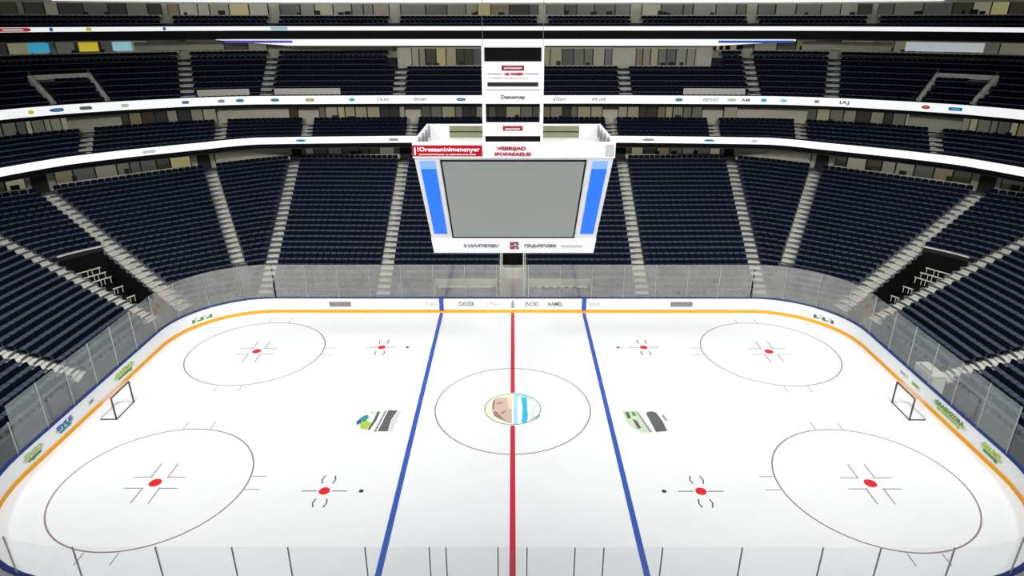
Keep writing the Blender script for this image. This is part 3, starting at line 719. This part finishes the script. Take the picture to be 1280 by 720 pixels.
# ------------------------------------------------------------------ suite fronts
def suites(wall,z0,z1,bounds,label,group,npane,sill=.22,dark=.15,rnd=0,depth=.18):
    rnd=random.Random(rnd); front=offset(wall,-depth)
    nb=len(bounds)-1; k=0
    for a,c in zip(bounds,bounds[1:]):
        k+=1
        n=max(2,int(round((spline(wall,c)-spline(wall,a)).length/npane)))
        w=[rnd.uniform(.6,1.5) for _ in range(n)]; tot=sum(w)
        cuts=[a]
        for q in w: cuts.append(cuts[-1]+(c-a)*q/tot)
        cuts[-1]=c
        m=MB()
        def seg(s0,s1,d0,d1,za,zb,mb):
            S=srange(s0,s1,.15)
            f0=offset(wall,-d0) if d0 else wall; f1=offset(wall,-d1)
            for u,v in zip(S,S[1:]):
                p0,p1,q0,q1=spline(f1,u),spline(f1,v),spline(f0,u),spline(f0,v)
                mb.hexa([(*p0,za),(*p1,za),(*q1,za),(*q0,za),(*p0,zb),(*p1,zb),(*q1,zb),(*q0,zb)])
        seg(a,c,0,depth+.12,z0,z0+sill,m)
        o=m.build('suite_front',M['beige_wall']); tag(o,label%nth(k),'suite front',group)
        hm=MB(); seg(a,c,0,depth,z1-.12,z1,hm); hm.build('header_beam',M['beige_wall'],o)
        ds=(c-a)/((spline(wall,c)-spline(wall,a)).length)*.05
        for q in cuts:
            mm=MB(); seg(max(a,q-ds),min(c,q+ds),0,depth-.02,z0+sill,z1-.12,mm); mm.build('mullion',M['dark'],o)
        for s0,s1 in zip(cuts,cuts[1:]):
            r=rnd.random()
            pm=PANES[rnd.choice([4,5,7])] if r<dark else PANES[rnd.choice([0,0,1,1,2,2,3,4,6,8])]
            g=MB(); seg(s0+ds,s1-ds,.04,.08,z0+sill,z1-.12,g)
            g.build('window_pane',pm,o)
        # a few standing chair backs / screens on the counter of each box
        nn=rnd.randint(2,4)
        for _ in range(nn):
            g=MB(); u=rnd.uniform(a+.1*(c-a),c-.15*(c-a)); seg(u,u+ds*rnd.uniform(6,14),depth-.02,depth+.04,z0+sill,z0+sill+rnd.uniform(.2,.45),g)
            g.build('counter_fitting',M['dark'],o)
def bnds(A,ends=7.4,gap=.09):
    return A
def split(A,lo,hi):
    return [lo]+list(A)+[hi]
def suites_between(wall,z0,z1,A,label,group,npane,gap,**kw):
    # leaves a doorway gap at each stairway
    B=[x for x in A]
    rnd0=kw.pop('rnd')
    for i,(a,c) in enumerate(zip(B,B[1:])):
        suites(wall,z0,z1,[a+gap,c-gap],label.replace('%s',nth(i+1))+'%.0s',group,npane,rnd=rnd0+i,**kw)
suites_between(W1,8.75,10.05,[-6.2,-5,-4,-3,-2,-1,1,2,3,4,5,6.2],'row of press boxes under the lowest light ribbon, %s from the left','press boxes under the lowest ribbon',1.3,.1,rnd=10,dark=.55)
suites_between(W2,11.75,13.28,[-7.2]+CLA+[7.2],'suite front with panes under the middle light ribbon, %s from the left','suites under the middle ribbon',.95,.07,rnd=40,dark=.25)
UPL=[-7.2,sx_of(UP,-38),UPA[0],UPA[1],BLK0]; UPR=[BLK1,UPA[4],UPA[5],sx_of(UP,38),7.2]
suites_between(W3,18.05,19.3,UPL,'suite front high at the back of the upper tier, %s from the left end','suites behind the upper tier',1.9,.05,rnd=70,dark=.15,sill=.2)
suites_between(W3,18.05,19.3,UPR,'suite front high at the back of the upper tier, %s right of centre','suites behind the upper tier',1.9,.05,rnd=80,dark=.15,sill=.2)
struct(strip('wall_upper_center',WC,offset(WC,.2),16.2,18.6,M['beige_wall'],BLK0,BLK1))
suites_between(WC,16.6,18.55,[BLK0+.02,0,UPA[3],BLK1-.02],'suite front in the middle of the upper tier, %s from the left','suites in the middle of the upper tier',.9,.09,rnd=90,dark=.2)
suites_between(W4,21.35,22.7,[-7.2,sx_of(GAL,-42)]+GAA+[sx_of(GAL,43),7.2],'gallery box front along the top edge of the picture, %s from the left','top gallery boxes',1.7,.04,rnd=100,dark=.4)
for i,a in enumerate([q for q in LOWA if abs(q)<7 and q!=0]):
    d=.55/max(.5,(spline(W1,a+.5)-spline(W1,a-.5)).length)
    struct(strip('door_%d'%(i+1),offset(W1,-.12),offset(W1,-.02),8.46,9.98,M['door_dark'],a-d,a+d))  # flat dark panels stand in for shade inside the doorways
# pale blank wall panels
def wallpanel(wall,x0,x1,z0,z1,label,mm='beige_wall',d=.42):
    def S(x):
        sg=1 if x>=0 else -1; lo,hi=0.0,7.9
        for _ in range(40):
            mid=(lo+hi)/2
            if spline(wall,mid).x<abs(x): lo=mid
            else: hi=mid
        return sg*lo
    o=strip('wall_panel',offset(wall,-d),offset(wall,-d+.15),z0,z1,M[mm],S(x0),S(x1)); tag(o,label,'wall panel'); return o
wallpanel(W2,-39.4,-36.0,11.8,13.3,'blank beige wall panel under the left part of the middle ribbon')
wallpanel(W2,36.2,39.6,11.8,13.3,'blank beige wall panel under the right part of the middle ribbon')
wallpanel(W2,-28.5,-22,11.8,13.3,'wide grey-beige wall panel left of the scoreboard under the middle ribbon')
wallpanel(W2,22,28.5,11.8,13.3,'wide grey-beige wall panel right of the scoreboard under the middle ribbon')
wallpanel(W3,-37,-29.5,18.3,19.1,'long grey wall panel at the upper left below the dark fascia',d=.45)
wallpanel(W3,-24.3,-12.5,18.25,19.1,'long pale wall panel left of centre below the straight light strip',d=.45)
wallpanel(W3,29.5,37,18.3,19.1,'long grey wall panel at the upper right below the dark fascia',d=.45)

wallpanel(W1,-27.5,-21.6,8.95,10.0,'grey wall panel under the left of the lowest light ribbon',d=.42)
wallpanel(W1,21.6,27.5,8.95,10.0,'grey wall panel under the right of the lowest light ribbon',d=.42)
for x0,x1,mm,lb in ((-44.0,-42.8,'e_cyan','small cyan screen high at the upper left'),(-40.9,-39.6,'e_yellow2','small yellow screen high at the upper left'),(-38.6,-37.2,'e_ltcyan','small pale blue screen high at the upper left'),(38.0,43.2,'e_palegrey','long pale screen high at the upper right')):
    o=wallpanel(W3,x0,x1,18.35,19.15,lb+' below the dark fascia',mm,d=.42); o.name='display_screen'; o['category']='screen'
# goal judge booth behind the right boards
t=empty('spectator_booth',(25.15,1.4,-.08)); tag(t,'small pale beige booth behind the glass of the right end boards','booth')
m=MB()
for x0,x1,y0,y1 in ((-.4,-.34,-.9,.9),(.34,.4,-.9,.9),(-.34,.34,-.9,-.84),(-.34,.34,.84,.9)): m.box(x0,x1,y0,y1,0,1.75)
m.build('booth_wall',M['rail_beige'],t)
m=MB(); m.box(-.42,.42,-.93,.93,1.75,1.8); m.build('booth_top',M['rail_beige'],t)
m=MB(); m.box(-.36,-.3,-.6,.6,1.8,1.95); m.build('booth_ledge',M['beige_wall'],t)
# low parapets in the upper tier
for x0,x1,lb in ((-29.7,-25.4,'left of the others'),(-23.1,-16.8,'second from the left'),(16.6,22.5,'right of centre')):
    sa,sb=sx_of(UP,x0),sx_of(UP,x1)
    o=strip('parapet_wall',offset(C2,1.22),offset(C2,1.3),13.72,14.95,M['rail_beige'],sa,sb)
    m=o; tag(o,'long low pale parapet in the upper tier seats, %s'%lb,'parapet','parapets in the upper tier')
# raised entrances with pale walls and rails
for sg in (-1,1):
    side='left' if sg<0 else 'right'
    t=empty('entrance_portal'); tag(t,'pale walled stair entrance with rails in the upper tier at far %s'%side,'entrance','upper tier entrances')
    p0,p1,q0,q1=[Vector((sg*x,y)) for x,y in PORT]
    d=(q1-q0).normalized(); n=Vector((d.y,-d.x))
    if n.dot(q0)>0: n=-n
    m=MB(); m.hexa([(*q0,14.9),(*q1,14.9),(*(q1-n*.12),14.9),(*(q0-n*.12),14.9),(*q0,16.6),(*q1,16.6),(*(q1-n*.12),16.6),(*(q0-n*.12),16.6)]); bw=m.build('back_wall',M['rail_beige'],t)
    for za in (15.55,16.1):
        m=MB(); m.hexa([(*(q0+n*.03),za),(*(q1+n*.03),za),(*q1,za),(*q0,za),(*(q0+n*.03),za+.09),(*(q1+n*.03),za+.09),(*q1,za+.09),(*q0,za+.09)]); m.build('wall_groove',M['dark'],bw)
    for a,c in ((p0,q0),(p1,q1)):
        e=(c-a).normalized(); u=Vector((e.y,-e.x))*.17
        m=MB(); m.hexa([(*(a-u),13.6),(*(a+u),13.6),(*(c+u),15.0),(*(c-u),15.0),(*(a-u),14.5),(*(a+u),14.5),(*(c+u),16.6),(*(c-u),16.6)]); m.build('side_wall',M['rail_beige'],t)
        m=MB(); m.path([(*a,14.85),(*c,16.95)],.03)
        for f in (0,.33,.66,1): m.tube((*a.lerp(c,f),14.4+2.1*f),(*a.lerp(c,f),14.85+2.1*f),.025)
        m.build('hand_rail',M['steel'],t)

# ------------------------------------------------------------------ scoreboard
sb=empty('scoreboard',(0.05,-.2,10.1)); tag(sb,'white hanging scoreboard with blank grey screen and red banner over centre ice','scoreboard')
OX,OY,OZ=.05,-.2,10.1
def L(p): return (p[0]-OX,p[1]-OY,p[2]-OZ)
TX,TYF,TYB=4.65,-3.0,2.6; BX,BYF,BYB=4.16,-1.5,1.1; ZT,ZB_=16.0,15.28; ZS=10.95; Z0=10.1
def fpt(u,v,out=0.0):
    """front sloping face: u in -1..1, v 0 (bottom of the screen face) ..1 (top)"""
    x=OX+u*(BX+(TX-.06-BX)*v); y=BYF+(TYF+.05-BYF)*v; z=ZS+(15.25-ZS)*v
    n=Vector((0,-(15.25-ZS),-(BYF-TYF-.05))).normalized()
    return L((x+n.x*out,y+n.y*out,z+n.z*out))
core=MB()
core.hexa([L((OX-BX,BYF,ZS)),L((OX+BX,BYF,ZS)),L((OX+BX,BYB,ZS)),L((OX-BX,BYB,ZS)),L((OX-TX+.06,TYF+.05,15.25)),L((OX+TX-.06,TYF+.05,15.25)),L((OX+TX-.06,TYB-.05,15.25)),L((OX-TX+.06,TYB-.05,15.25))])
core.build('housing',M['white'],sb)
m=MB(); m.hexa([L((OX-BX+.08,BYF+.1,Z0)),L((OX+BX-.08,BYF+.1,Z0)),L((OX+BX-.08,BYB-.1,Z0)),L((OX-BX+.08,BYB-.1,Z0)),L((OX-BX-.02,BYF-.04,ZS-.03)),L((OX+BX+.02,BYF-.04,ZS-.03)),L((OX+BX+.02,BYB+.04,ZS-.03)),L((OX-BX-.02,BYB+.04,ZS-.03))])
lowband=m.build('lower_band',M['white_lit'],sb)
def face_quad(u0,u1,v0,v1,out,name,mm,par=sb,label=None,th=.03):
    m=MB(); m.hexa([fpt(u0,v0,out-th),fpt(u1,v0,out-th),fpt(u1,v1,out-th),fpt(u0,v1,out-th),fpt(u0,v0,out),fpt(u1,v0,out),fpt(u1,v1,out),fpt(u0,v1,out)])
    o=m.build(name,mm,par)
    if label: o['label']=label
    return o
bz=face_quad(-.745,.735,.0,.985,.03,'screen_bezel',M['dark'],label='dark screen frame')
scr=face_quad(-.725,.715,.02,.965,.05,'video_screen',M['screen'],label='blank grey video screen')
for sg,u0,u1 in ((-1,-.955,-.80),(1,.80,.955)):
    face_quad(u0,u1,.06,.88,.03,'blue_panel',M['blue_panel'],label='blue lit side panel')
    face_quad(u0,u1,.88,.97,.03,'light_blue_panel',M['lightblue_panel'],label='pale blue strip above the blue panel')
# top ring
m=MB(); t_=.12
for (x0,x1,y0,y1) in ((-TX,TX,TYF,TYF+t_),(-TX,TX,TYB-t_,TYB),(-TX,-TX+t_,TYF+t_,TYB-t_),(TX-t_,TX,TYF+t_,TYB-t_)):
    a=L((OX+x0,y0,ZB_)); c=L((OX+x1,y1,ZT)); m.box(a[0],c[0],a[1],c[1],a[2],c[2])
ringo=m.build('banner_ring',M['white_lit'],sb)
def banner(x0,x1,z0,z1,name,mm,par,y=TYF,d=.025):
    a=L((OX+x0,y-d,z0)); c=L((OX+x1,y,z1)); m=MB(); m.box(a[0],c[0],a[1],c[1],a[2],c[2]); return m.build(name,mm,par)
rbn=banner(-4.66,-1.45,15.36,15.86,'red_banner',M['red_panel'],ringo); rbn['label']='red banner with white lettering'
fx=lambda x,z,y=TYF: frame(L((OX+x,y-.035,z)),(1,0,0),(0,0,1))
text_mesh('!Oresaaninimenenyer','banner_lettering',M['ink_white'],fx(-3.0,15.67),.27,rbn,2.85,.006,.003)
text_mesh('coracnouus.u.sanea.ne.ma','banner_lettering',M['ink_white'],fx(-3.05,15.45),.12,rbn,2.6,.006,.0)
banner(-4.56,-4.5,15.42,15.76,'banner_bar',M['ink_white'],rbn,TYF-.027)
text_mesh('VEIIRIJAD','banner_lettering',M['ink_red'],fx(-.1,15.72,TYF-.005),.2,ringo,1.35,.006,.008)
text_mesh('IFOFAEAELEI','banner_lettering',M['ink_red'],fx(-.05,15.46,TYF-.005),.2,ringo,1.65,.006,.008)
banner(4.2,4.6,15.36,15.9,'banner_patch',M['e_palegrey'],ringo)
# inner back panels and corner trusses of the ring
for x0,x1 in ((-3.45,-1.55),(1.55,3.5)):
    a=L((OX+x0,TYB-t_-.05,15.3)); c=L((OX+x1,TYB-t_,15.92)); m=MB(); m.box(a[0],c[0],a[1],c[1],a[2],c[2]); o=m.build('vent_panel',M['olive'],sb); o['label']='olive louvre panel inside the top ring'
    m=MB(); m.box(a[0],c[0],a[1]-.01,a[1]+.01,a[2]+.28,a[2]+.34); m.build('panel_slot',M['dark'],o)
for sg in (-1,1):
    m=MB()
    for i in range(4):
        y0=TYF+.4+i*1.25; m.bar(L((OX+sg*4.5,y0,15.32)),L((OX+sg*4.5,y0+1.1,15.95)),.08,.08); m.bar(L((OX+sg*4.5,y0+1.1,15.32)),L((OX+sg*4.5,y0+1.1,15.95)),.08,.08)
    m.build('corner_truss',M['steel'],sb)
text_mesh('E ODOPHEVEEO','band_lettering',M['ink_grey'],frame(L((-1.6,BYF-.03+.055,10.55)),(1,0,0),(0,.14,.85)),.3,lowband,1.75,.02,.01)
text_mesh('PEQDAFUEISI','band_lettering',M['ink_grey'],frame(L((1.4,BYF-.03+.055,10.55)),(1,0,0),(0,.14,.85)),.3,lowband,1.6,.02,.01)
text_mesh('EPS','band_lettering',M['ink_maroon'],frame(L((.08,BYF-.03+.03,10.65)),(1,0,0),(0,.14,.85)),.26,lowband,.45,.02,.015)
text_mesh('EPS','band_lettering',M['ink_maroon'],frame(L((.08,BYF-.03+.07,10.43)),(1,0,0),(0,.14,.85)),.26,lowband,.45,.02,.015)
text_mesh('oceraoner','band_lettering',M['ink_pale'],frame(L((3.0,BYF-.03+.055,10.52)),(1,0,0),(0,.14,.85)),.22,lowband,1.1,.02,.005)
# hoist mast with sign panels
MY=.5
mast=MB()
for x in (-1.46,1.46):
    a=L((x-.06,MY-.06,15.3)); c=L((x+.06,MY+.06,20.0)); mast.box(a[0],c[0],a[1],c[1],a[2],c[2])
    a=L((x-.06,MY+1.2,15.3)); c=L((x+.06,MY+1.32,20.0)); mast.box(a[0],c[0],a[1],c[1],a[2],c[2])
for zz in (19.92,19.22,17.95,17.32,16.3):
    a=L((-1.46,MY-.05,zz)); c=L((1.46,MY+.05,zz+.08)); mast.box(a[0],c[0],a[1],c[1],a[2],c[2])
mast=mast.build('hoist_mast',M['white'],sb); mast['label']='white hoist mast above the scoreboard'
def mpanel(z0,z1,name,mm,x0=-1.38,x1=1.38,d=.1,par=None):
    a=L((x0,MY-d,z0)); c=L((x1,MY+.02,z1)); m=MB(); m.box(a[0],c[0],a[1],c[1],a[2],c[2]); return m.build(name,mm,par or mast)
mpanel(19.3,19.92,'dark_panel',M['black'])
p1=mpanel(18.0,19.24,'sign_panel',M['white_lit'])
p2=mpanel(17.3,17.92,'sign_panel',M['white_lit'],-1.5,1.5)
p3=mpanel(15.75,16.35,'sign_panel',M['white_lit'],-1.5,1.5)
mpanel(18.12,18.32,'dark_slot',M['ink_dark'],-1.25,1.25,.115,p1)
sgn=mpanel(18.86,19.1,'maroon_sign',M['ink_maroon'],-.55,.55,.115,p1)
mx=lambda x,z,d=.12: frame(L((x,MY-d,z)),(1,0,0),(0,0,1))
text_mesh('IIIWWWWWM','sign_lettering',M['ink_white'],mx(0,18.97,.125),.13,sgn,.85,.004,0)
text_mesh('AK GAMEN','sign_lettering',M['ink_red'],mx(.05,18.7),.15,p1,.95,.004,.012)
for x0,x1,q in ((-1.25,-.55,'ink_grey'),(.6,1.25,'e_purple')): mpanel(18.69,18.73,'sign_rule',M[q],x0,x1,.112,p1)
text_mesh('IOMAoaoamoeane','sign_lettering',M['ink_pale'],mx(-.2,18.52),.12,p1,2.0,.004,.004)
text_mesh('Desusmep','sign_lettering',M['ink_grey'],mx(0,17.62),.26,p2,1.2,.004,.01)
s3=mpanel(15.98,16.22,'maroon_sign',M['ink_maroon'],-.5,.5,.115,p3)
text_mesh('WWYWY','sign_lettering',M['ink_white'],mx(0,16.06,.125),.13,s3,.75,.004,0)
mpanel(15.4,15.7,'dark_slot',M['black'],-1.4,1.4,.06,mast)
m=MB()
for x in (-1.46,1.46): m.tube(L((x,MY,20.0)),L((x,MY,29.5)),.012)
m.build('hoist_cable',M['steel'],sb)

# ------------------------------------------------------------------ goals
for sg in (-1,1):
    side='left' if sg<0 else 'right'
    g=empty('hockey_goal',(sg*22.65,-.5,0)); tag(g,'hockey goal with dark pipe frame and pale net at the %s end'%side,'goal','hockey goals')
    Y=.92; H=1.42; D=sg*1.0
    m=MB(); m.path([(0,-Y,0),(0,-Y,H),(0,Y,H),(0,Y,0)],.05,10); m.build('goal_frame',M['goalpipe'],g,True)
    m=MB(); m.path([(0,-Y,.04),(D*.9,-Y*1.02,.04)],.035,8); m.path([(0,-Y,.03),(0,Y,.03)],.03,8); m.build('base_frame',M['goalpipe'],g,True)
    m=MB(); m.path([(D*.9,-Y*1.02,.04),(D,-Y*.8,.04),(D,Y*.8,.04),(D*.9,Y*1.02,.04),(0,Y,.04)],.02,6); m.build('net_bar',M['p_palegrey'],g)
    m=MB(); n=14
    top=lambda f:(D*.45,-Y+2*Y*f,H*.97); bot=lambda f:(D*.98,-Y+2*Y*f,.05)
    for i in range(n+1):
        f=i/n; m.tube(top(f),bot(f),.0045,4); m.tube((0,-Y+2*Y*f,H),top(f),.0045,4)
        a=Vector(top(0)).lerp(Vector(bot(0)),f); c=Vector(top(1)).lerp(Vector(bot(1)),f); m.tube(a,c,.0045,4)
        for e in (0,1):
            t0=Vector((0,-Y+2*Y*e,H)).lerp(Vector((0,-Y+2*Y*e,.05)),f); t1=Vector(top(e)).lerp(Vector(bot(e)),f); m.tube(t0,t1,.004,4)
    m.build('goal_net',M['net'],g)

# ------------------------------------------------------------------ lights
w=bpy.data.worlds.new('arena_air'); scene.world=w; w.use_nodes=True
w.node_tree.nodes['Background'].inputs[0].default_value=(.9,.95,1,1); w.node_tree.nodes['Background'].inputs[1].default_value=.17
def area(name,loc,tgt,sx,sy,e,spread=150,col=(1,.985,.96)):
    l=bpy.data.lights.new(name,'AREA'); l.shape='RECTANGLE'; l.size=sx; l.size_y=sy; l.energy=e; l.color=col; l.spread=math.radians(spread)
    o=bpy.data.objects.new(name,l); COL.objects.link(o); o.location=loc
    o.rotation_euler=(Vector(tgt)-Vector(loc)).to_track_quat('-Z','Y').to_euler()
for x in (-18,-6,6,18):
    for y in (-10,6):
        area('rink_light',(x*1.12,y-1 if y<0 else y,28),(x*1.12,y-2,0),7,3,(950 if y<0 else 480)*(1.2 if abs(x)>10 else .92))
for x in (-32,-19,19,32):
    area('far_stand_fill',(x,-24,31),(x*.55,17,3),6,2,2000,80)  # unseen fill lamps, added to brighten the far stand and its risers
for sg in (-1,1):
    area('end_stand_fill',(sg*4,-2,30),(sg*36,3,5),5,2,550,60)  # extra fill lamps, added to lift the dim end stands
scene.view_settings.view_transform='Standard'; scene.view_settings.look='None'; scene.view_settings.gamma=1; scene.view_settings.exposure=0
scene.view_settings.use_curve_mapping=False
scene.cycles.max_bounces=8; scene.cycles.transparent_max_bounces=16
scene.cycles.use_denoising=True
